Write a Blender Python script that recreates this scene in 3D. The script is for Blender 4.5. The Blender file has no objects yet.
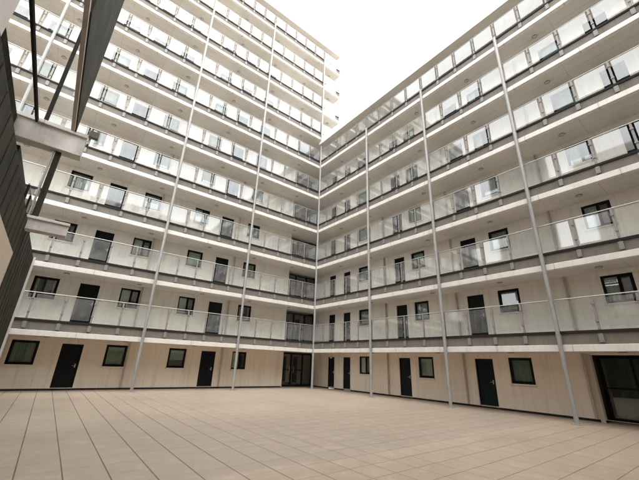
import bpy, math, random
from mathutils import Matrix, Vector
random.seed(7)
S = bpy.context.scene
COL = S.collection
R = math.radians

# ------------------------------------------------------------------ camera
F_PX, YAW, PITCH, ROLL = 326.3554, 0.6545, 0.3627, 0.0374
CAM = Vector((-13.7963, -18.2888, 1.5099))
fw = Vector((math.sin(YAW)*math.cos(PITCH), math.cos(YAW)*math.cos(PITCH), math.sin(PITCH)))
r0 = Vector((math.cos(YAW), -math.sin(YAW), 0)); u0 = r0.cross(fw)
rt = r0*math.cos(ROLL) + u0*math.sin(ROLL); up = -r0*math.sin(ROLL) + u0*math.cos(ROLL)
cd = bpy.data.cameras.new('camera'); cam = bpy.data.objects.new('camera', cd); COL.objects.link(cam)
cd.sensor_width = 36; cd.lens = 36*F_PX/639; cd.clip_end = 2000; cd.clip_start = .05
cam.matrix_world = Matrix(((rt.x, up.x, -fw.x, CAM.x), (rt.y, up.y, -fw.y, CAM.y), (rt.z, up.z, -fw.z, CAM.z), (0, 0, 0, 1)))
S.camera = cam

def project(P):
    d = P - CAM; w = d.dot(fw)
    if w < .3: return None
    return (319.5 + F_PX*d.dot(rt)/w, 240 - F_PX*d.dot(up)/w)

# ------------------------------------------------------------------ node helpers
def new_mat(name):
    m = bpy.data.materials.new(name); m.use_nodes = True
    nt = m.node_tree; b = nt.nodes['Principled BSDF']
    return m, nt, b
def N(nt, t, **kw):
    n = nt.nodes.new(t)
    for k, v in kw.items(): setattr(n, k, v)
    return n
def math_n(nt, op, a, b=None, c=None, clamp=False):
    n = nt.nodes.new('ShaderNodeMath'); n.operation = op; n.use_clamp = clamp
    for i, v in enumerate((a, b, c)):
        if v is None: continue
        if isinstance(v, (int, float)): n.inputs[i].default_value = v
        else: nt.links.new(v, n.inputs[i])
    return n.outputs[0]
def mixc(nt, fac, a, b, mode='MIX'):
    n = nt.nodes.new('ShaderNodeMix'); n.data_type = 'RGBA'; n.blend_type = mode
    for s, v in ((n.inputs[0], fac), (n.inputs[6], a), (n.inputs[7], b)):
        if isinstance(v, (int, float)): s.default_value = v
        elif isinstance(v, tuple): s.default_value = (v + (1,))[:4]
        else: nt.links.new(v, s)
    return n.outputs[2]
def coords(nt):
    return N(nt, 'ShaderNodeTexCoord').outputs['Object']
def scaled(nt, v, s):
    n = N(nt, 'ShaderNodeMapping'); n.inputs['Scale'].default_value = s
    nt.links.new(v, n.inputs[0]); return n.outputs[0]
def noise(nt, v, scale, detail=4, rough=.6):
    n = N(nt, 'ShaderNodeTexNoise'); n.inputs['Scale'].default_value = scale
    n.inputs['Detail'].default_value = detail; n.inputs['Roughness'].default_value = rough
    nt.links.new(v, n.inputs['Vector']); return n.outputs['Fac']
def ramp(nt, f, lo, hi):
    n = N(nt, 'ShaderNodeMapRange'); n.inputs[1].default_value = lo; n.inputs[2].default_value = hi
    nt.links.new(f, n.inputs[0]); return n.outputs[0]
def bump(nt, b, h, strength, dist=.01):
    n = N(nt, 'ShaderNodeBump'); n.inputs['Strength'].default_value = strength; n.inputs['Distance'].default_value = dist
    nt.links.new(h, n.inputs['Height']); nt.links.new(n.outputs[0], b.inputs['Normal'])

def painted(name, col, dirt, rough=.6, sc=1.5, amt=.5, metal=0.0, streak=True, joint=0):
    m, nt, b = new_mat(name)
    c = coords(nt)
    n1 = noise(nt, c, sc, 6)
    f = ramp(nt, n1, .45, .8)
    if streak:
        n2 = noise(nt, scaled(nt, c, (5, 5, .35)), 1.6, 5)
        f = math_n(nt, 'ADD', math_n(nt, 'MULTIPLY', f, .6), math_n(nt, 'MULTIPLY', ramp(nt, n2, .5, .8), .6), clamp=True)
    base = mixc(nt, math_n(nt, 'MULTIPLY', f, amt), col, dirt)
    if joint:
        sp = N(nt, 'ShaderNodeSeparateXYZ'); nt.links.new(c, sp.inputs[0])
        fr = math_n(nt, 'ABSOLUTE', math_n(nt, 'SUBTRACT', math_n(nt, 'FRACT', math_n(nt, 'ADD', math_n(nt, 'DIVIDE', sp.outputs[0], joint), 100.2)), .5))
        base = mixc(nt, math_n(nt, 'MULTIPLY', math_n(nt, 'GREATER_THAN', fr, .5-.006/joint), .7), base, (.12, .10, .09))
        # rust and rain runs below the joints and brackets
        run = math_n(nt, 'MULTIPLY', ramp(nt, fr, .47, .5), ramp(nt, noise(nt, scaled(nt, c, (9, 1, 1)), 2, 4), .4, .7))
        base = mixc(nt, math_n(nt, 'MULTIPLY', run, .5), base, (.34, .25, .18))
    nt.links.new(base, b.inputs['Base Color'])
    if rough > .8: b.inputs['Specular IOR Level'].default_value = .15
    b.inputs['Roughness'].default_value = rough; b.inputs['Metallic'].default_value = metal
    bump(nt, b, noise(nt, c, 40, 4), .12, .005)
    return m

def wall_mat(name, col, dirt, joint_w=1.24):
    m, nt, b = new_mat(name)
    c = coords(nt); sp = N(nt, 'ShaderNodeSeparateXYZ'); nt.links.new(c, sp.inputs[0])
    x, z = sp.outputs[0], sp.outputs[2]
    fx = math_n(nt, 'ABSOLUTE', math_n(nt, 'SUBTRACT', math_n(nt, 'FRACT', math_n(nt, 'ADD', math_n(nt, 'DIVIDE', x, joint_w), 100.3)), .5))
    j = math_n(nt, 'GREATER_THAN', fx, .5 - .006/joint_w)
    # one storey-high course joint
    fz = math_n(nt, 'ABSOLUTE', math_n(nt, 'SUBTRACT', math_n(nt, 'FRACT', math_n(nt, 'ADD', math_n(nt, 'DIVIDE', math_n(nt, 'SUBTRACT', z, .58), 1.425), 10)), .5))
    j2 = math_n(nt, 'GREATER_THAN', fz, .5 - .0035)
    jj = math_n(nt, 'MAXIMUM', j, math_n(nt, 'MULTIPLY', j2, .7))
    n1 = noise(nt, c, .35, 5); n2 = noise(nt, scaled(nt, c, (4, 4, .3)), 1.3, 6); n3 = noise(nt, c, 9, 5)
    # each board a slightly different tone
    cell = math_n(nt, 'FLOOR', math_n(nt, 'ADD', math_n(nt, 'DIVIDE', x, joint_w), 100.3))
    cz = math_n(nt, 'FLOOR', math_n(nt, 'DIVIDE', z, 2.85))
    wn = N(nt, 'ShaderNodeTexWhiteNoise', noise_dimensions='2D'); cb = N(nt, 'ShaderNodeCombineXYZ')
    nt.links.new(cell, cb.inputs[0]); nt.links.new(cz, cb.inputs[1]); nt.links.new(cb.outputs[0], wn.inputs['Vector'])
    base = mixc(nt, ramp(nt, n1, .35, .75), col, tuple(v*.9 for v in col))
    base = mixc(nt, math_n(nt, 'MULTIPLY', wn.outputs[0], .16), base, dirt)
    base = mixc(nt, math_n(nt, 'MULTIPLY', ramp(nt, n2, .5, .8), .6), base, dirt)
    base = mixc(nt, math_n(nt, 'MULTIPLY', ramp(nt, n3, .5, .9), .15), base, dirt)
    # splash dirt rising a little above the floor line
    base = mixc(nt, math_n(nt, 'MULTIPLY', jj, .32), base, (.2, .17, .14))
    nt.links.new(base, b.inputs['Base Color']); b.inputs['Roughness'].default_value = .75
    bump(nt, b, math_n(nt, 'SUBTRACT', noise(nt, c, 60, 4), jj), .15, .006)
    return m

M = {}
M['wall'] = wall_mat('cream_render', (.84, .80, .735), (.56, .51, .44))
M['wall_g'] = wall_mat('peach_render', (.82, .72, .60), (.48, .40, .32))
M['wall_r'] = wall_mat('beige_render', (.83, .78, .71), (.54, .48, .41), 1.12)
M['white_wall'] = painted('pale_panel', (.62, .56, .53), (.4, .34, .31), .6)
M['fascia'] = painted('white_fascia', (.74, .70, .65), (.42, .36, .30), .5, 2.2, .6, joint=2.5)
M['channel'] = painted('grey_channel', (.20, .178, .155), (.10, .085, .07), .85, 3, .7)
M['black_edge'] = painted('black_edge', (.025, .024, .023), (.05, .045, .04), .85, 3, .5)
M['frame'] = painted('dark_frame', (.010, .010, .011), (.025, .025, .025), .85, 5, .5, streak=False)
M['door'] = painted('door_paint', (.010, .012, .013), (.028, .028, .027), .85, 3, .5)
M['door_g'] = painted('door_paint_green', (.012, .018, .019), (.03, .032, .03), .85, 3, .5)
M['steel'] = painted('galvanised_steel', (.50, .49, .47), (.25, .235, .22), .42, 6, .7, .55)
M['column'] = painted('column_paint', (.35, .345, .33), (.17, .165, .16), .5, 4, .7, .15)
M['post'] = painted('post_paint', (.27, .255, .24), (.14, .13, .12), .6, 6, .6, .1)
M['pipe'] = painted('pipe_grey', (.46, .40, .34), (.24, .2, .17), .5, 4, .6)
M['dark_clad'] = painted('dark_cladding', (.032, .031, .023), (.10, .092, .07), .85, 1.2, .8)
M['near_beam'] = painted('weathered_beam', (.66, .62, .57), (.33, .28, .23), .65, 2.5, .8)
M['beige'] = painted('beige_wall', (.60, .50, .40), (.40, .32, .25), .7, 1.2, .5)
M['roof'] = painted('roof_edge', (.66, .62, .57), (.45, .41, .37), .6, 2, .5)
M['curtain'] = painted('curtain_cloth', (.78, .77, .75), (.6, .58, .55), .9, 3, .3)
M['blind'] = painted('blind_cloth', (.46, .50, .47), (.28, .28, .25), .9, 3, .4)
M['drape'] = painted('green_drape', (.32, .37, .32), (.15, .2, .16), .9, 3, .4)
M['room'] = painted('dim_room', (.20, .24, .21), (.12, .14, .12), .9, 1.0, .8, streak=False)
M['lens'] = painted('lamp_glass', (.5, .47, .42), (.3, .28, .25), .3, 3, .3, streak=False)
M['towel'] = painted('white_towel', (.8, .8, .8), (.6, .6, .6), .9, 3, .3)

def soffit_mat():
    m, nt, b = new_mat('soffit_board')
    c = coords(nt); sp = N(nt, 'ShaderNodeSeparateXYZ'); nt.links.new(c, sp.inputs[0])
    fx = math_n(nt, 'ABSOLUTE', math_n(nt, 'SUBTRACT', math_n(nt, 'FRACT', math_n(nt, 'ADD', math_n(nt, 'DIVIDE', sp.outputs[0], 2.4), 50.2)), .5))
    j = math_n(nt, 'GREATER_THAN', fx, .4975)
    jy = math_n(nt, 'COMPARE', sp.outputs[1], .78, .008)
    jj = math_n(nt, 'MAXIMUM', j, jy)
    base = mixc(nt, ramp(nt, noise(nt, c, .8, 6), .35, .75), (.66, .62, .57), (.57, .53, .485))
    base = mixc(nt, math_n(nt, 'MULTIPLY', ramp(nt, noise(nt, c, 5, 6, .7), .55, .8), .4), base, (.40, .34, .29))
    base = mixc(nt, math_n(nt, 'MULTIPLY', jj, .6), base, (.2, .17, .15))
    nt.links.new(base, b.inputs['Base Color']); b.inputs['Roughness'].default_value = .8
    return m
M['soffit'] = soffit_mat()

def glass(name, tint, gain, dirt, dirtcol=(.75, .76, .74)):
    m, nt, b = new_mat(name); nt.nodes.remove(b)
    out = nt.nodes['Material Output']
    tr = N(nt, 'ShaderNodeBsdfTransparent'); tr.inputs[0].default_value = tint + (1,)
    gl = N(nt, 'ShaderNodeBsdfGlossy'); gl.inputs['Roughness'].default_value = .045 if 'balustrade' in name else .015
    df = N(nt, 'ShaderNodeBsdfDiffuse'); df.inputs[0].default_value = dirtcol + (1,)
    fr = N(nt, 'ShaderNodeFresnel'); fr.inputs[0].default_value = 1.52
    # a pane mirrors at both of its faces
    geo = N(nt, 'ShaderNodeNewGeometry')
    f = math_n(nt, 'MULTIPLY', math_n(nt, 'MULTIPLY', fr.outputs[0], gain, clamp=True), math_n(nt, 'SUBTRACT', 1.0, geo.outputs['Backfacing']))
    c = coords(nt); dn = noise(nt, scaled(nt, c, (3, 3, 1)), 1.5, 6)
    m1 = N(nt, 'ShaderNodeMixShader'); nt.links.new(math_n(nt, 'MULTIPLY', ramp(nt, dn, .2, .9), dirt*2), m1.inputs[0])
    nt.links.new(tr.outputs[0], m1.inputs[1]); nt.links.new(df.outputs[0], m1.inputs[2])
    m2 = N(nt, 'ShaderNodeMixShader'); nt.links.new(f, m2.inputs[0])
    nt.links.new(m1.outputs[0], m2.inputs[1]); nt.links.new(gl.outputs[0], m2.inputs[2])
    nt.links.new(m2.outputs[0], out.inputs[0])
    return m
M['glass'] = glass('balustrade_glass', (.97, .985, .975), 3.4, .065, (.86, .87, .86))
M['pane'] = glass('window_glass', (.80, .87, .83), 3.0, .03)

def paving():
    m, nt, b = new_mat('courtyard_paving')
    c = coords(nt); sp = N(nt, 'ShaderNodeSeparateXYZ'); nt.links.new(c, sp.inputs[0])
    P = .509
    tx = math_n(nt, 'ADD', math_n(nt, 'DIVIDE', math_n(nt, 'ADD', sp.outputs[0], 13.75), P), 400)
    ty = math_n(nt, 'ADD', math_n(nt, 'DIVIDE', math_n(nt, 'ADD', sp.outputs[1], 15.93), P), 400)
    def edge(t, w):
        f = math_n(nt, 'FRACT', t)
        d = math_n(nt, 'MINIMUM', f, math_n(nt, 'SUBTRACT', 1.0, f))
        return math_n(nt, 'SUBTRACT', 1.0, ramp(nt, d, w*.5, w*1.3), clamp=True)
    wob = noise(nt, c, 1.1, 3)
    ex = math_n(nt, 'MULTIPLY', edge(tx, .017), ramp(nt, wob, -.1, .45))
    ey = math_n(nt, 'MULTIPLY', edge(ty, .014), ramp(nt, noise(nt, c, .6, 4), -.1, .6))
    # joints worn open one way on each half of the yard
    gx = ramp(nt, sp.outputs[0], -11.5, -8.0)
    ex = math_n(nt, 'MULTIPLY', ex, math_n(nt, 'SUBTRACT', 1.0, math_n(nt, 'MULTIPLY', gx, .55)))
    ey = math_n(nt, 'MULTIPLY', ey, math_n(nt, 'ADD', .4, math_n(nt, 'MULTIPLY', gx, .55)))
    jj = math_n(nt, 'MAXIMUM', ex, ey)
    cb = N(nt, 'ShaderNodeCombineXYZ')
    nt.links.new(math_n(nt, 'FLOOR', tx), cb.inputs[0]); nt.links.new(math_n(nt, 'FLOOR', ty), cb.inputs[1])
    wn = N(nt, 'ShaderNodeTexWhiteNoise', noise_dimensions='2D'); nt.links.new(cb.outputs[0], wn.inputs['Vector'])
    cream, rose, peach = (.395, .32, .25), (.325, .262, .208), (.365, .28, .208)
    # laid bands of different slab batches
    y = math_n(nt, 'ADD', sp.outputs[1], math_n(nt, 'MULTIPLY', noise(nt, c, .3, 2), 1.2))
    band = math_n(nt, 'MULTIPLY', ramp(nt, y, -12.9, -12.6), math_n(nt, 'SUBTRACT', 1.0, ramp(nt, y, -8.9, -6.4)), clamp=True)
    near = math_n(nt, 'SUBTRACT', 1.0, ramp(nt, y, -13.2, -12.6), clamp=True)
    base = mixc(nt, band, cream, rose); base = mixc(nt, math_n(nt, 'MULTIPLY', near, .8), base, peach)
    base = mixc(nt, math_n(nt, 'MULTIPLY', wn.outputs[0], .16), base, (.33, .26, .205))
    st = noise(nt, c, .45, 8, .65)
    base = mixc(nt, math_n(nt, 'MULTIPLY', ramp(nt, st, .46, .72), .5), base, (.25, .205, .155))
    st2 = noise(nt, c, 3.2, 8, .7)
    base = mixc(nt, math_n(nt, 'MULTIPLY', ramp(nt, st2, .52, .75), .3), base, (.62, .53, .43))
    st3 = noise(nt, c, 22, 6, .7)
    base = mixc(nt, math_n(nt, 'MULTIPLY', ramp(nt, st3, .5, .8), .25), base, (.28, .23, .18))
    base = mixc(nt, math_n(nt, 'MULTIPLY', jj, .9), base, (.08, .06, .048))
    nt.links.new(base, b.inputs['Base Color'])
    nt.links.new(ramp(nt, st2, -.6, 1.6), b.inputs['Roughness'])
    b.inputs['Specular IOR Level'].default_value = .3
    bump(nt, b, math_n(nt, 'SUBTRACT', math_n(nt, 'MULTIPLY', st3, .3), jj), .5, .008)
    return m
M['paving'] = paving()

# ------------------------------------------------------------------ mesh helpers
class MB:
    def __init__(s): s.v = []; s.f = []
    def box(s, x0, x1, y0, y1, z0, z1):
        b = len(s.v)
        s.v += [(x0,y0,z0),(x1,y0,z0),(x1,y1,z0),(x0,y1,z0),(x0,y0,z1),(x1,y0,z1),(x1,y1,z1),(x0,y1,z1)]
        s.f += [tuple(b+i for i in q) for q in ((0,3,2,1),(4,5,6,7),(0,1,5,4),(1,2,6,5),(2,3,7,6),(3,0,4,7))]
        return s
    def bbox(s, x0, x1, y0, y1, z0, z1, c=.006):
        """box with chamfered vertical and top/bottom front edges (prism along x)"""
        b = len(s.v)
        prof = [(y0+c,z0),(y1-c,z0),(y1,z0+c),(y1,z1-c),(y1-c,z1),(y0+c,z1),(y0,z1-c),(y0,z0+c)]
        for x in (x0, x1): s.v += [(x,)+p for p in prof]
        s.f += [(b+i, b+(i+1)%8, b+8+(i+1)%8, b+8+i) for i in range(8)]
        s.f += [tuple(b+7-i for i in range(8)), tuple(b+8+i for i in range(8))]
        return s
    def quad(s, a, b, c, d):
        k = len(s.v); s.v += [a, b, c, d]; s.f.append((k, k+1, k+2, k+3)); return s
    def tube(s, p0, p1, r, n=10, caps=True):
        p0, p1 = Vector(p0), Vector(p1); d = (p1-p0).normalized()
        a = d.cross(Vector((0, 0, 1)) if abs(d.z) < .9 else Vector((1, 0, 0))).normalized(); c = d.cross(a)
        b = len(s.v)
        for p in (p0, p1):
            for i in range(n):
                t = 2*math.pi*i/n; s.v.append(tuple(p + a*r*math.cos(t) + c*r*math.sin(t)))
        s.f += [(b+i, b+(i+1)%n, b+n+(i+1)%n, b+n+i) for i in range(n)]
        if caps: s.f += [tuple(b+n-1-i for i in range(n)), tuple(b+n+i for i in range(n))]
        return s
    def ring(s, c, r, t, n=18, m=6):
        b = len(s.v)
        for i in range(n):
            a = 2*math.pi*i/n
            for j in range(m):
                q = 2*math.pi*j/m; rr = r + t*math.cos(q)
                s.v.append((c[0]+rr*math.cos(a), c[1]+rr*math.sin(a), c[2]+t*math.sin(q)))
        for i in range(n):
            for j in range(m):
                s.f.append((b+i*m+j, b+i*m+(j+1)%m, b+((i+1)%n)*m+(j+1)%m, b+((i+1)%n)*m+j))
        return s
    def add(s, o, dx=0, dy=0, dz=0):
        b = len(s.v); s.v += [(x+dx, y+dy, z+dz) for x, y, z in o.v]; s.f += [tuple(b+i for i in q) for q in o.f]; return s
    def mesh(s, name, mat):
        me = bpy.data.meshes.new(name); me.from_pydata(s.v, [], s.f); me.materials.append(mat); me.update()
        return me
    def build(s, name, mat, parent=None, loc=(0, 0, 0)):
        o = bpy.data.objects.new(name, s.mesh(name, mat)); COL.objects.link(o); o.location = loc
        if parent: o.parent = parent
        return o
def put(name, me, parent, loc=(0, 0, 0)):
    o = bpy.data.objects.new(name, me); COL.objects.link(o); o.parent = parent; o.location = loc
    return o
def empty(name, loc=(0, 0, 0), rz=0, label=None, cat=None, group=None):
    o = bpy.data.objects.new(name, None); COL.objects.link(o); o.location = loc; o.rotation_euler = (0, 0, rz)
    if label: o['label'] = label
    if cat: o['category'] = cat
    if group: o['group'] = group
    return o

# ------------------------------------------------------------------ shared pieces
H = 2.85; Z1 = 2.318
zc = lambda k: Z1 + (k-1)*H
DEP = 1.5

_cache = {}
def win_meshes(w, h, mull):
    key = (round(w, 3), round(h, 3), mull)
    if key in _cache: return _cache[key]
    t, d = .07, .07
    f = MB()
    f.box(-w/2, w/2, 0, d, -h/2, -h/2+t).box(-w/2, w/2, 0, d, h/2-t, h/2)
    f.box(-w/2, -w/2+t, 0.0, d, -h/2+t, h/2-t).box(w/2-t, w/2, 0, d, -h/2+t, h/2-t)
    if mull: f.box(w*.04-.03, w*.04+.03, .004, d-.004, -h/2+t, h/2-t)
    # opening sash, proud of the frame
    sx0, sx1 = (w*.04+.03, w/2-t) if mull else (-w/2+t, w/2-t)
    for a in ((sx0, sx1, -h/2+t, -h/2+t+.035), (sx0, sx1, h/2-t-.035, h/2-t), (sx0, sx0+.035, -h/2+t+.035, h/2-t-.035), (sx1-.035, sx1, -h/2+t+.035, h/2-t-.035)):
        f.box(a[0], a[1], -.012, d*.6, a[2], a[3])
    p = MB().box(-w/2+.03, w/2-.03, .036, .042, -h/2+.03, h/2-.03)
    s = MB().bbox(-w/2-.04, w/2+.04, -.15, -.02, -h/2-.045, -h/2-.012)
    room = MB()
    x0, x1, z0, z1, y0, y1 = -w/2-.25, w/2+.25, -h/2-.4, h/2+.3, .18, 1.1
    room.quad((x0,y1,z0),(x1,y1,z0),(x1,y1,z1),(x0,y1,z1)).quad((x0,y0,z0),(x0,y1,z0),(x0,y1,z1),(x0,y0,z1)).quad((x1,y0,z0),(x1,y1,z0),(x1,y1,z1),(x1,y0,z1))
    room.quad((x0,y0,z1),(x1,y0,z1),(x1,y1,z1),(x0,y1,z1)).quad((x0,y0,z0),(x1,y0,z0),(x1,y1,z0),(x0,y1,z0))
    def cloth(a0, a1, b0, b1, folds):
        c = MB(); n = folds*4 if folds else 1
        for i in range(n):
            xa, xb = a0+(a1-a0)*i/n, a0+(a1-a0)*(i+1)/n
            ya, yb = (.12+.018*math.sin(i*math.pi/2), .12+.018*math.sin((i+1)*math.pi/2)) if folds else (.1, .1)
            c.quad((xa, ya, b0), (xb, yb, b0), (xb, yb, b1), (xa, ya, b1))
        return c
    cl = {'half': cloth(-w/2+.02, w*.04, -h/2+.03, h/2, 5).mesh('curtain', M['curtain']),
          'full': cloth(-w/2+.02, w/2-.02, -h/2+.03, h/2, 9).mesh('curtain', M['curtain']),
          'drape': cloth(-w/2+.02, w/2-.02, -h/2+.03, h/2, 8).mesh('curtain', M['drape']),
          'sides': MB().add(cloth(-w/2+.02, -w/2+w*.22, -h/2+.03, h/2, 4)).add(cloth(w/2-w*.2, w/2-.02, -h/2+.03, h/2, 4)).mesh('curtain', M['curtain']),
          'blind': cloth(-w/2+.02, w/2-.02, -h*.1, h/2, 0).mesh('blind', M['blind']),
          'blind2': cloth(-w/2+.02, w/2-.02, -h/2+.1, h/2, 0).mesh('blind', M['blind'])}
    _cache[key] = (f.mesh('window', M['frame']), p.mesh('pane', M['pane']), s.mesh('sill', M['fascia']), room.mesh('room_lining', M['room']), cl)
    return _cache[key]

def window(parent, x0, x1, z0, z1, kind=None):
    w, h = x1-x0, z1-z0
    if kind is None:
        kind = random.choices(['half', 'full', 'drape', 'sides', 'blind', 'blind2', None], [1.6, .5, 4, 1, 3, 4, 1.2])[0]
    f, p, s, r, cl = win_meshes(w, h, kind == 'half')
    o = put('window', f, parent, ((x0+x1)/2, DEP+.045, (z0+z1)/2))
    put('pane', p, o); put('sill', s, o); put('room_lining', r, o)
    if kind: put('blind' if 'blind' in kind else 'curtain', cl[kind], o)
    return o

def door_meshes(w, h):
    key = ('d', round(w, 3), round(h, 3))
    if key in _cache: return _cache[key]
    f = MB().box(-w/2, -w/2+.05, 0, .09, 0, h).box(w/2-.05, w/2, 0, .09, 0, h).box(-w/2+.05, w/2-.05, 0, .09, h-.05, h)
    leaf = MB().box(-w/2+.055, w/2-.055, .035, .08, .03, h-.055)
    # raised battens on the leaf
    for i in range(4):
        a = -w/2+.09+(w-.18)*i/4
        leaf.box(a, a+(w-.18)/4-.012, .028, .036, .1, h-.12)
    hd = MB().box(w/2-.15, w/2-.11, .012, .028, h*.46, h*.46+.16).tube((w/2-.13, -.02, h*.5), (w/2-.24, -.02, h*.5), .009, 8).tube((w/2-.13, .02, h*.5), (w/2-.13, -.02, h*.5), .009, 8)
    th = MB().box(-w/2, w/2, -.02, .09, -.03, .022)
    plate = MB().box(-.06, .06, .012, .027, h*.72, h*.72+.07)
    _cache[key] = (f.mesh('door', M['frame']), leaf.mesh('leaf', M['door']), leaf.mesh('leaf', M['door_g']), hd.mesh('handle', M['steel']), th.mesh('threshold', M['steel']), plate.mesh('number_plate', M['steel']))
    return _cache[key]
def door(parent, x0, x1, z0, z1):
    f, l, l2, hd, th, pl = door_meshes(x1-x0, z1-z0)
    o = put('door', f, parent, ((x0+x1)/2, DEP+.05, z0))
    put('leaf', random.choice((l, l2)), o); put('handle', hd, o); put('threshold', th, o)
    return o

def wall_strip(s0, s1, z0, z1, holes, y=DEP, depth=.16):
    """wall face with real openings and reveals"""
    m = MB()
    xs = sorted({s0, s1, *[h[0] for h in holes], *[h[1] for h in holes]})
    for a, b in zip(xs, xs[1:]):
        hs = [h for h in holes if h[0] <= a+1e-6 and h[1] >= b-1e-6]
        z = z0
        for h in sorted(hs, key=lambda q: q[2]):
            if h[2] > z: m.quad((a, y, z), (b, y, z), (b, y, h[2]), (a, y, h[2]))
            z = h[3]
        if z < z1: m.quad((a, y, z), (b, y, z), (b, y, z1), (a, y, z1))
    for a, b, c, d in holes:
        e = y+depth
        m.quad((a,y,c),(a,e,c),(a,e,d),(a,y,d)).quad((b,y,c),(b,y,d),(b,e,d),(b,e,c)).quad((a,y,d),(a,e,d),(b,e,d),(b,y,d)).quad((a,y,c),(b,y,c),(b,e,c),(a,e,c))
    return m

POSTB = MB().box(-.036, .036, .012, .05, .17, 1.60).box(-.065, .065, -.028, .012, .16, .42)
for dz in (.23, .35): POSTB.tube((-.035, -.04, dz), (-.035, -.028, dz), .012, 6).tube((.035, -.04, dz), (.035, -.028, dz), .012, 6)
POSTB.box(-.05, .05, -.012, .012, .80, .86).box(-.05, .05, -.012, .012, 1.36, 1.42)
def panel_mb(w):
    return MB().box(-w/2, w/2, -.006, .006, .62, 1.56)
LIGHT = MB().ring((0, 0, -.018), .10, .014); LENS = MB()
_n = 16
for i in range(_n):
    a, b = 2*math.pi*i/_n, 2*math.pi*(i+1)/_n
    LENS.f.append((len(LENS.v), len(LENS.v)+1, len(LENS.v)+2)); LENS.v += [(0, 0, -.05), (.095*math.cos(a), .095*math.sin(a), -.02), (.095*math.cos(b), .095*math.sin(b), -.02)]

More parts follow.
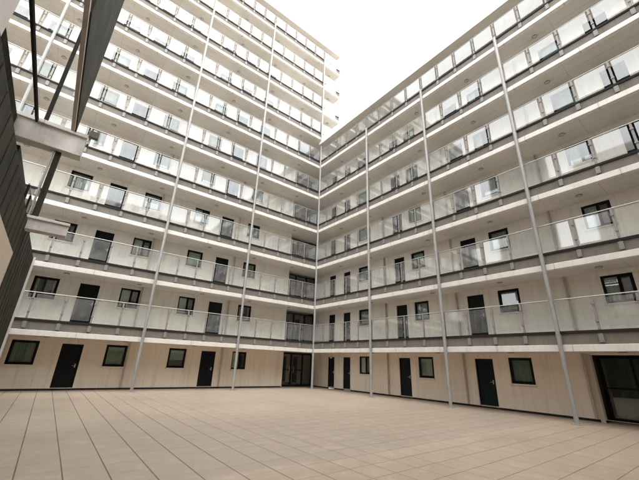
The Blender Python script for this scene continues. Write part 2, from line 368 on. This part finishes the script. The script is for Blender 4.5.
def apartment_block(root, levels, s0, s1, posts, cols, wins, doors, wall_from, wall_to, wallm, ground_open=None, lights=(), pipes=(), recess=None, top_end=None, low_start=None):
    """levels = number of walkways; local x along the facade, local y into the block"""
    me_ring = LIGHT.mesh('ceiling_light', M['post']); me_lens = LENS.mesh('lens', M['lens'])
    me_post = POSTB.mesh('post', M['post'])
    # walls, one per storey
    for k in range(0, levels+1):
        zf = .08 if k == 0 else zc(k)+.56
        zt = zc(k+1)-.105 if k < levels else zc(k)+2.14
        dz = 0 if k == 0 else k*H-.0
        holes = []
        ww = [w for w in wins if not (k == 0 and ground_open and w[0] > ground_open[0]-.1)]
        dd = [d for d in doors if not (k == 0 and ground_open and d[0] > ground_open[0]-.1)]
        for a, b in ww: holes.append((a, b, 1.04+dz, 2.04+dz))
        for a, b in dd: holes.append((a, b, .08+dz+.001, 1.98+dz))
        if k == 0 and ground_open: holes.append((ground_open[0], ground_open[1], .081, 2.15))
        wall_strip(wall_from, wall_to, min(zf, .08+dz), zt, holes).build('wall', M['wall_g'] if k == 0 else wallm, root)
        for a, b in ww:
            kd = None
            if root is RIGHT and abs(a-15.4) < .1 and k in (1, 2, 3): kd = 'half'
            window(root, a, b, 1.04+dz, 2.04+dz, kd)
        for a, b in dd: door(root, a, b, .085+dz, 1.98+dz)
    segs = sorted([d for d in doors if not (ground_open and d[0] > ground_open[0]-.1)] + ([ground_open] if ground_open else []))
    x = wall_from
    for a, b in segs:
        MB().box(x, a-.002, DEP+.012, DEP+.1, 0, .079).build('plinth', M['black_edge'], root); x = b+.002
    if x < wall_to-.1: MB().box(x, wall_to, DEP+.012, DEP+.1, 0, .079).build('plinth', M['black_edge'], root)
    # walkways
    glass_items, post_items = [], []
    for k in range(1, levels+1):
        z = zc(k); e1 = s1
        if top_end and k >= top_end[0]: e1 = top_end[1]
        a0 = s0
        slab = MB().box(a0, max(e1, s1 if not recess else DEP-.002), .06, DEP-.004, -.11, .50)
        if recess: slab.box(.165, DEP-.004, -.0205, .0595, -.11, .50)
        if recess: slab.box(recess[0], recess[1], DEP-.004, recess[2], -.11, .50)
        sl = slab.build('walkway_slab', M['soffit'], root, (0, 0, z))
        fa = MB().bbox(a0, e1, -.02, .058, -.125, .095, .008)
        # lower flange folds back under the slab edge
        fa.box(a0, e1, .058, .16, -.123, -.112)
        if top_end and k >= top_end[0]:
            fa.box(e1-.06, e1, .058, DEP, -.125, .095)
        fa.build('fascia', M['fascia'], sl)
        MB().box(a0, e1, .03, .058, .097, .455).build('edge_channel', M['channel'], sl)
        MB().box(a0, e1, -.012, .058, .457, .545).build('deck_edge', M['black_edge'], sl)
        for s in lights:
            if s < e1: 
                lo = put('ceiling_light', me_ring, sl, (s, .72, -.112)); put('lens', me_lens, lo)
        # handrail with the posts and panes under it
        hr = MB().tube((a0, .03, 1.63), (e1, .03, 1.63), .02, 10)
        ps = list(posts)
        if top_end and k >= top_end[0]: ps += [e1-.06]
        if top_end and k >= top_end[0]: hr.tube((e1-.03, .03, 1.63), (e1-.03, DEP, 1.63), .024, 8)
        bal = hr.build('balustrade', M['steel'], root, (0, 0, z))
        ps.sort()
        for p in ps: post_items.append((bal, p, z))
        for a, b in zip(ps, ps[1:]):
            if b-a > .3: glass_items.append((bal, (a+b)/2, z, b-a-.19))
    R3 = root.matrix_basis if root.parent is None else Matrix()
    mw = Matrix.Translation(root.location) @ Matrix.Rotation(root.rotation_euler.z, 4, 'Z')
    def size(x, z, w):
        q = [project(mw @ Vector((x+dx, 0, z+dz))) for dx in (-w/2, w/2) for dz in (.6, 1.6)]
        if None in q: return 0
        xs = [p[0] for p in q]; ys = [p[1] for p in q]
        if max(xs) < 0 or min(xs) > 639 or max(ys) < 0 or min(ys) > 480: return 0
        return (max(xs)-min(xs))*(max(ys)-min(ys))
    glass_items.sort(key=lambda g: -size(g[1], g[2], g[3])); rest = MB(); nrest = 0; gm = {}
    for i, (bal, x, z, w) in enumerate(glass_items):
        if i < 100:
            kw = round(w, 3)
            if kw not in gm: gm[kw] = panel_mb(w).mesh('glass_panel', M['glass'])
            o = put('glass_panel', gm[kw], bal, (x, 0, 0)); o.rotation_euler = (random.gauss(0, .006), 0, random.gauss(0, .006))
        else: rest.add(panel_mb(w), x, 0, z); nrest += 1
    if nrest: rest.build('glass_panel', M['glass'], root)['kind'] = 'stuff'
    post_items.sort(key=lambda g: -size(g[1], g[2], .3)); rest = MB(); nrest = 0
    for i, (bal, x, z) in enumerate(post_items):
        if i < 100: put('post', me_post, bal, (x, 0, 0))
        else: rest.add(POSTB, x, 0, z); nrest += 1
    if nrest: rest.build('post', M['post'], root)['kind'] = 'stuff'
    ztop = zc(levels)+2.12
    e1 = top_end[1]-.1 if top_end else s1
    rf = MB().box(s0, e1, -.13, 9, ztop+.03, ztop+.2)
    rf.bbox(s0, e1+.02, -.17, -.132, ztop, ztop+.215)
    rf.build('roof', M['roof'], root)
    # standing columns and rain pipes
    for s in cols:
        c = MB().tube((s, -.11, .02), (s, -.11, zc(levels)+.5), .068, 14).box(s-.13, s+.13, -.24, .02, .001, .02)
        for k in range(1, levels+1): c.box(s-.03, s+.03, -.06, -.0205, zc(k)-.06, zc(k)+.06)
        c.build('column', M['column'], root)
    for s in pipes:
        q = MB().tube((s, DEP-.075, .1), (s, DEP-.075, ztop), .042, 10)
        for k in range(levels): q.box(s-.06, s+.06, DEP-.06, DEP-.001, 1.4+k*H, 1.44+k*H)
        q.build('rain_pipe', M['pipe'], root)

# ------------------------------------------------------------------ tall block (facing the camera)
LEFT = empty('apartment_block', (0, 0, 0), 0, 'tall cream block with ten open walkways, facing the viewer across the courtyard', 'apartment block')
RIGHT = empty('apartment_block', (0, 0, 0), -math.pi/2, 'lower beige apartment block with six open walkways, along the right side of the courtyard', 'apartment block')
lp = [0, -1.08, -2.16, -3.25, -4.33, -5.41, -6.40, -7.39, -8.38, -9.37, -10.36, -11.48, -12.6, -13.72, -14.84, -15.96, -17.08, -18.2, -19.32, -20.4, -21.5, -22.6, -23.7, -24.8, -25.9]
lw = [(-15.13,-14.18),(-11.58,-10.65),(-8.63,-7.70),(-4.95,-4.02),(-18.2,-17.27),(-21.75,-20.82),(-24.8,-23.87)]
ld = [(-13.35,-12.52),(-6.85,-6.0),(-19.9,-19.07)]
apartment_block(LEFT, 10, -26.5, 0.058, lp, [-5.41, -10.36, -17.56, -22.6], lw, ld, -26.5, -1.3, M['wall'],
    lights=[-24, -20.7, -17, -14, -10.9, -7.6, -4.6, -1.6, 1.2], pipes=[-5.62, -10.6, -18.6], recess=(-1.3, 1.49, 3.2), top_end=(7, 2.0))
c = MB().tube((0, -.09, .02), (0, -.09, zc(10)+.5), .068, 14).box(-.13, .13, -.22, .04, .001, .02); c.build('column', M['column'], LEFT)
# lift lobby in the corner
lob = MB()
lob.quad((-1.3, DEP, 0), (-1.3, 3.2, 0), (-1.3, 3.2, zc(10)+2.1), (-1.3, DEP, zc(10)+2.1))
lob.quad((-1.3, 3.2, 0), (1.6, 3.2, 0), (1.6, 3.2, zc(10)+2.1), (-1.3, 3.2, zc(10)+2.1))
lob.quad((1.49, 2.08, 0), (1.49, 3.2, 0), (1.49, 3.2, zc(10)+2.1), (1.49, 2.08, zc(10)+2.1))  # added dark return, hides the lit side wall so the recess reads darker
lob.build('lobby_wall', M['dark_clad'], LEFT)
ret = MB().box(1.5, 1.9, DEP, 3.2, zc(6)+2.6, zc(10)+2.1); ret.build('end_wall', M['wall'], LEFT)
MB().box(-1.34, -1.30, DEP+.001, DEP+.12, 0.02, zc(10)+2.1).build('corner_trim', M['fascia'], LEFT)
scr_f = MB()
for x in (-1.22, -.34, -.28, .62, .68, 1.42):
    scr_f.box(x-.03, x+.03, 2.0, 2.07, 0, 2.1)
scr_f.box(-1.19, 1.39, 2.005, 2.065, 2.04, 2.1).box(-1.19, 1.39, 2.005, 2.065, 0, .1)
scr_f.box(-1.19, -.37, 2.01, 2.06, 1.0, 1.06).box(-.25, .59, 2.01, 2.06, 1.0, 1.06)
sf = scr_f.mesh('lobby_screen', M['frame']); sp_ = MB().box(-1.19, 1.39, 2.03, 2.036, .1, 2.04).mesh('pane', M['pane'])
hdl = MB().tube((-.46, 1.95, .85), (-.46, 1.95, 1.25), .013).tube((-.12, 1.95, .85), (-.12, 1.95, 1.25), .013).mesh('handle', M['steel'])
for k in range(0, 11):
    z = .03 if k == 0 else zc(k)+.5
    o = put('lobby_screen', sf, LEFT, (0, 0, z)); put('pane', sp_, o); put('handle', hdl, o)

# ------------------------------------------------------------------ right block
rp = [0, 1.07, 2.14, 3.21, 4.28, 5.35, 6.47, 7.59, 8.71, 9.83, 10.92, 12.0, 13.09, 14.18, 15.32, 16.45, 17.6, 18.7, 19.8, 20.9, 22.0]
rw = [(2.87,3.80),(7.20,8.10),(11.70,12.60),(15.40,16.30),(19.3,20.2)]
rd = [(-.17,.50),(1.38,2.05),(5.95,6.70),(10.25,11.05),(17.2,18.0)]
apartment_block(RIGHT, 6, 0.021, 24, rp, [5.35, 9.83, 14.18, 19.0], rw, rd, -3.2, 24, M['wall_r'],
    ground_open=(14.55, 18.2), lights=[1.9, 4.7, 8.9, 12.2, 15.6, 18.9, 22], pipes=[5.2, 9.75, 14.32])
# deep entrance on the ground floor with glazed doors
e = MB()
e.box(14.56, 18.19, 4.2, 4.3, 0, 2.2).box(14.46, 14.549, DEP+.01, 4.3, 0, 2.2).box(18.201, 18.3, DEP+.01, 4.3, 0, 2.2).box(14.46, 18.3, DEP+.165, 4.3, 2.152, 2.2)
e.build('entrance_lining', M['dark_clad'], RIGHT)
es = MB()
for x in (14.62, 15.5, 16.4, 17.3, 18.12): es.box(x-.035, x+.035, 2.1, 2.18, .005, 2.14)
es.box(14.66, 18.08, 2.105, 2.175, 2.05, 2.13).box(14.66, 18.08, 2.105, 2.175, .01, .12).box(14.66, 18.08, 2.11, 2.17, 1.05, 1.1)
eo = es.build('entrance_screen', M['frame'], RIGHT)
MB().box(14.66, 18.08, 2.13, 2.138, .12, 2.05).build('pane', M['pane'], eo)
MB().tube((16.28, 2.04, .8), (16.28, 2.04, 1.3), .014).tube((16.52, 2.04, .8), (16.52, 2.04, 1.3), .014).build('handle', M['steel'], eo)
MB().box(14.42, 14.548, DEP-.05, DEP-.002, .0, 2.16).build('door_jamb', M['pipe'], RIGHT)
# ------------------------------------------------------------------ near wing on the left
WING = empty('side_wing', (-15.1, -1.5, 0), 0, 'dark clad wing with pale beams and steel posts at the left edge of the photo', 'building wing')
wx, wy = 15.1, 1.5
def W(mb, name, mat, parent=None):
    mb.v = [(x+wx, y+wy, z) for x, y, z in mb.v]
    return mb.build(name, mat, parent or WING)
lo = MB().box(-22, -15.15, -24, -1.5, 0, 5.0)
W(lo, 'lower_wall', M['dark_clad'])
ribs = MB()
y = -23.5
while y < -1.7:
    ribs.box(-15.149, -15.138, y, y+.04, .1, 4.95); y += .6
W(ribs, 'cladding_rib', M['dark_clad'])
W(MB().box(-15.149, -15.085, -1.56, -1.47, 0, 5.06), 'corner_trim', M['fascia'])
W(MB().box(-22, -16.2, -24, -6.62, 5.0, 8.0), 'upper_wall', M['dark_clad'])
W(MB().box(-22, -15.95, -6.24, -2.4, 5.01, 7.3), 'upper_wall', M['dark_clad'])
W(MB().box(-16.18, -15.3, -24, -13.2, 5.0, 17.2), 'stair_tower', M['white_wall'])
W(MB().box(-22, -16.2, -24, -13.2, 8.0, 17.2), 'stair_tower', M['white_wall'])
W(MB().box(-15.1, -14.4, -24, -13.2, 0, 2.6), 'entrance_wall', M['beige'])
b1 = W(MB().bbox(-22, -14.5, -6.62, -6.25, 7.38, 8.12, .02), 'beam', M['near_beam'])
W(MB().bbox(-22, -14.48, -6.68, -6.60, 8.05, 8.18, .008), 'beam_trim', M['fascia'], b1).location = (0, 0, 0)
b2 = W(MB().bbox(-22, -14.22, -6.60, -6.3, 4.74, 5.10, .015), 'beam', M['near_beam'])
W(MB().bbox(-22, -14.2, -6.64, -6.58, 5.06, 5.14, .006), 'beam_trim', M['fascia'], b2)
W(MB().box(-15.12, -14.98, -6.5, -6.36, 5.12, 7.36), 'steel_post', M['dark_clad'])
W(MB().box(-15.2, -15.16, -6.5, -6.36, 5.12, 7.36), 'steel_post', M['steel'])
W(MB().box(-15.66, -15.56, -6.5, -6.4, 8.19, 13.0), 'steel_post', M['black_edge'])
W(MB().box(-15.79, -15.735, -13.1, -6.66, 8.0, 8.13), 'edge_rail', M['black_edge'])
W(MB().box(-14.88, -14.80, -11.6, -6.7, 8.12, 19.0), 'screen_wall', M['dark_clad'])
W(MB().box(-14.92, -14.83, -13.2, -6.9, 8.0, 8.118), 'screen_trim', M['pipe'])
W(MB().box(-15.55, -14.89, -6.46, -6.448, 8.2, 12.9), 'glass_screen', M['glass'])
W(MB().box(-15.55, -14.89, -6.5, -6.42, 12.9, 13.0), 'screen_rail', M['black_edge'])
br = W(MB().tube((-15.45, -6.2, 6.2), (-15.45, -2.5, 6.2), .025, 8).tube((-15.45, -6.2, 5.25), (-15.45, -2.5, 5.25), .02, 8), 'side_balustrade', M['steel'])
for yy in (-6.15, -5.25, -4.35, -3.45, -2.55):
    W(MB().box(-15.48, -15.42, yy-.03, yy+.03, 5.0, 6.18), 'post', M['black_edge'], br)
for yy in (-5.7, -4.8, -3.9, -3.0):
    W(MB().box(-15.455, -15.445, yy-.37, yy+.37, 5.3, 6.14), 'glass_panel', M['glass'], br)
W(MB().tube((-15.9, -6.2, 6.12), (-15.9, -2.4, 6.12), .035, 8), 'service_pipe', M['pipe'])
W(MB().tube((-16.13, -12, 6.12), (-16.13, -6.64, 6.12), .035, 8), 'service_pipe', M['pipe'])
fl = W(MB().box(-14.50, -14.42, -6.5, -6.44, 7.9, 7.96).box(-14.46, -14.40, -6.5, -6.44, 7.9, 8.3), 'lamp_bracket', M['steel'])
W(MB().box(-14.48, -14.22, -6.62, -6.46, 8.2, 8.42), 'floodlight', M['channel'], fl)

# ------------------------------------------------------------------ block behind the camera (seen only mirrored in the glass)
REAR = empty('rear_block', (0, -25, 0), 0, 'beige block closing the near end of the courtyard behind the viewer', 'apartment block')
rb = MB().box(-26, 12, -6, 0, 0, 19.2); rb.build('wall', M['wall'], REAR)
fs = MB(); wn_ = MB()
for k in range(1, 7):
    fs.box(-26, 0, .0, 1.4, zc(k)-.14, zc(k)+.5)
    for i in range(12): wn_.box(-25+i*2.1, -24.1+i*2.1, .001, .03, zc(k)+1.57, zc(k)+2.57)
fs.build('walkway_slab', M['fascia'], REAR); wn_.build('window', M['frame'], REAR)
# bodies of the blocks behind their fronts
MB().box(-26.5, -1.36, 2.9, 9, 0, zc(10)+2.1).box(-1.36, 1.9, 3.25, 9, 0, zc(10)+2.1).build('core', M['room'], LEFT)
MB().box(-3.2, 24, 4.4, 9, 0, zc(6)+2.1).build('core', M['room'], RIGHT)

# ------------------------------------------------------------------ ground
g = MB().quad((-300, -300, 0), (300, -300, 0), (300, 300, 0), (-300, 300, 0)).build('courtyard_ground', M['paving'])
g['kind'] = 'structure'

# ------------------------------------------------------------------ light
SUN_EL, SUN_AZ = R(62), R(200)          # azimuth measured clockwise from +Y
w = bpy.data.worlds.new('World'); S.world = w; w.use_nodes = True
nt = w.node_tree; bg = nt.nodes['Background']
sky = nt.nodes.new('ShaderNodeTexSky'); sky.sky_type = 'NISHITA'; sky.sun_disc = False
sky.sun_elevation = SUN_EL; sky.sun_rotation = SUN_AZ; sky.dust_density = 4; sky.air_density = 1.0
# a closed layer of cloud: the sky's own brightness, its colour gone
bw = nt.nodes.new('ShaderNodeRGBToBW'); nt.links.new(sky.outputs[0], bw.inputs[0])
mx = nt.nodes.new('ShaderNodeMix'); mx.data_type = 'RGBA'; mx.inputs[0].default_value = .93
cc = nt.nodes.new('ShaderNodeMix'); cc.data_type = 'RGBA'; cc.blend_type = 'MULTIPLY'; cc.inputs[0].default_value = 1
nt.links.new(bw.outputs[0], cc.inputs[6]); cc.inputs[7].default_value = (.97, 1.0, 1.01, 1)
cl = nt.nodes.new('ShaderNodeMix'); cl.data_type = 'RGBA'; cl.inputs[0].default_value = .85
nt.links.new(cc.outputs[2], cl.inputs[6]); cl.inputs[7].default_value = (9.35, 9.65, 9.75, 1)
nt.links.new(sky.outputs[0], mx.inputs[6]); nt.links.new(cl.outputs[2], mx.inputs[7])
nt.links.new(mx.outputs[2], bg.inputs[0]); bg.inputs[1].default_value = .15
sd = bpy.data.lights.new('sun', 'SUN'); sd.energy = .5; sd.angle = R(35); sd.color = (1, .97, .92)
so = bpy.data.objects.new('sun', sd); COL.objects.link(so)
dirv = Vector((math.sin(SUN_AZ)*math.cos(SUN_EL), math.cos(SUN_AZ)*math.cos(SUN_EL), math.sin(SUN_EL)))
so.rotation_euler = dirv.to_track_quat('Z', 'Y').to_euler(); so.location = (0, -10, 40)

S.view_settings.view_transform = 'Standard'; S.view_settings.look = 'None'
S.view_settings.gamma = 1; S.view_settings.exposure = 1.62; S.view_settings.use_curve_mapping = False
S.cycles.max_bounces = 8; S.cycles.diffuse_bounces = 5; S.cycles.glossy_bounces = 3; S.cycles.transparent_max_bounces = 24
S.cycles.use_denoising = True
S.cycles.sample_clamp_indirect = 6
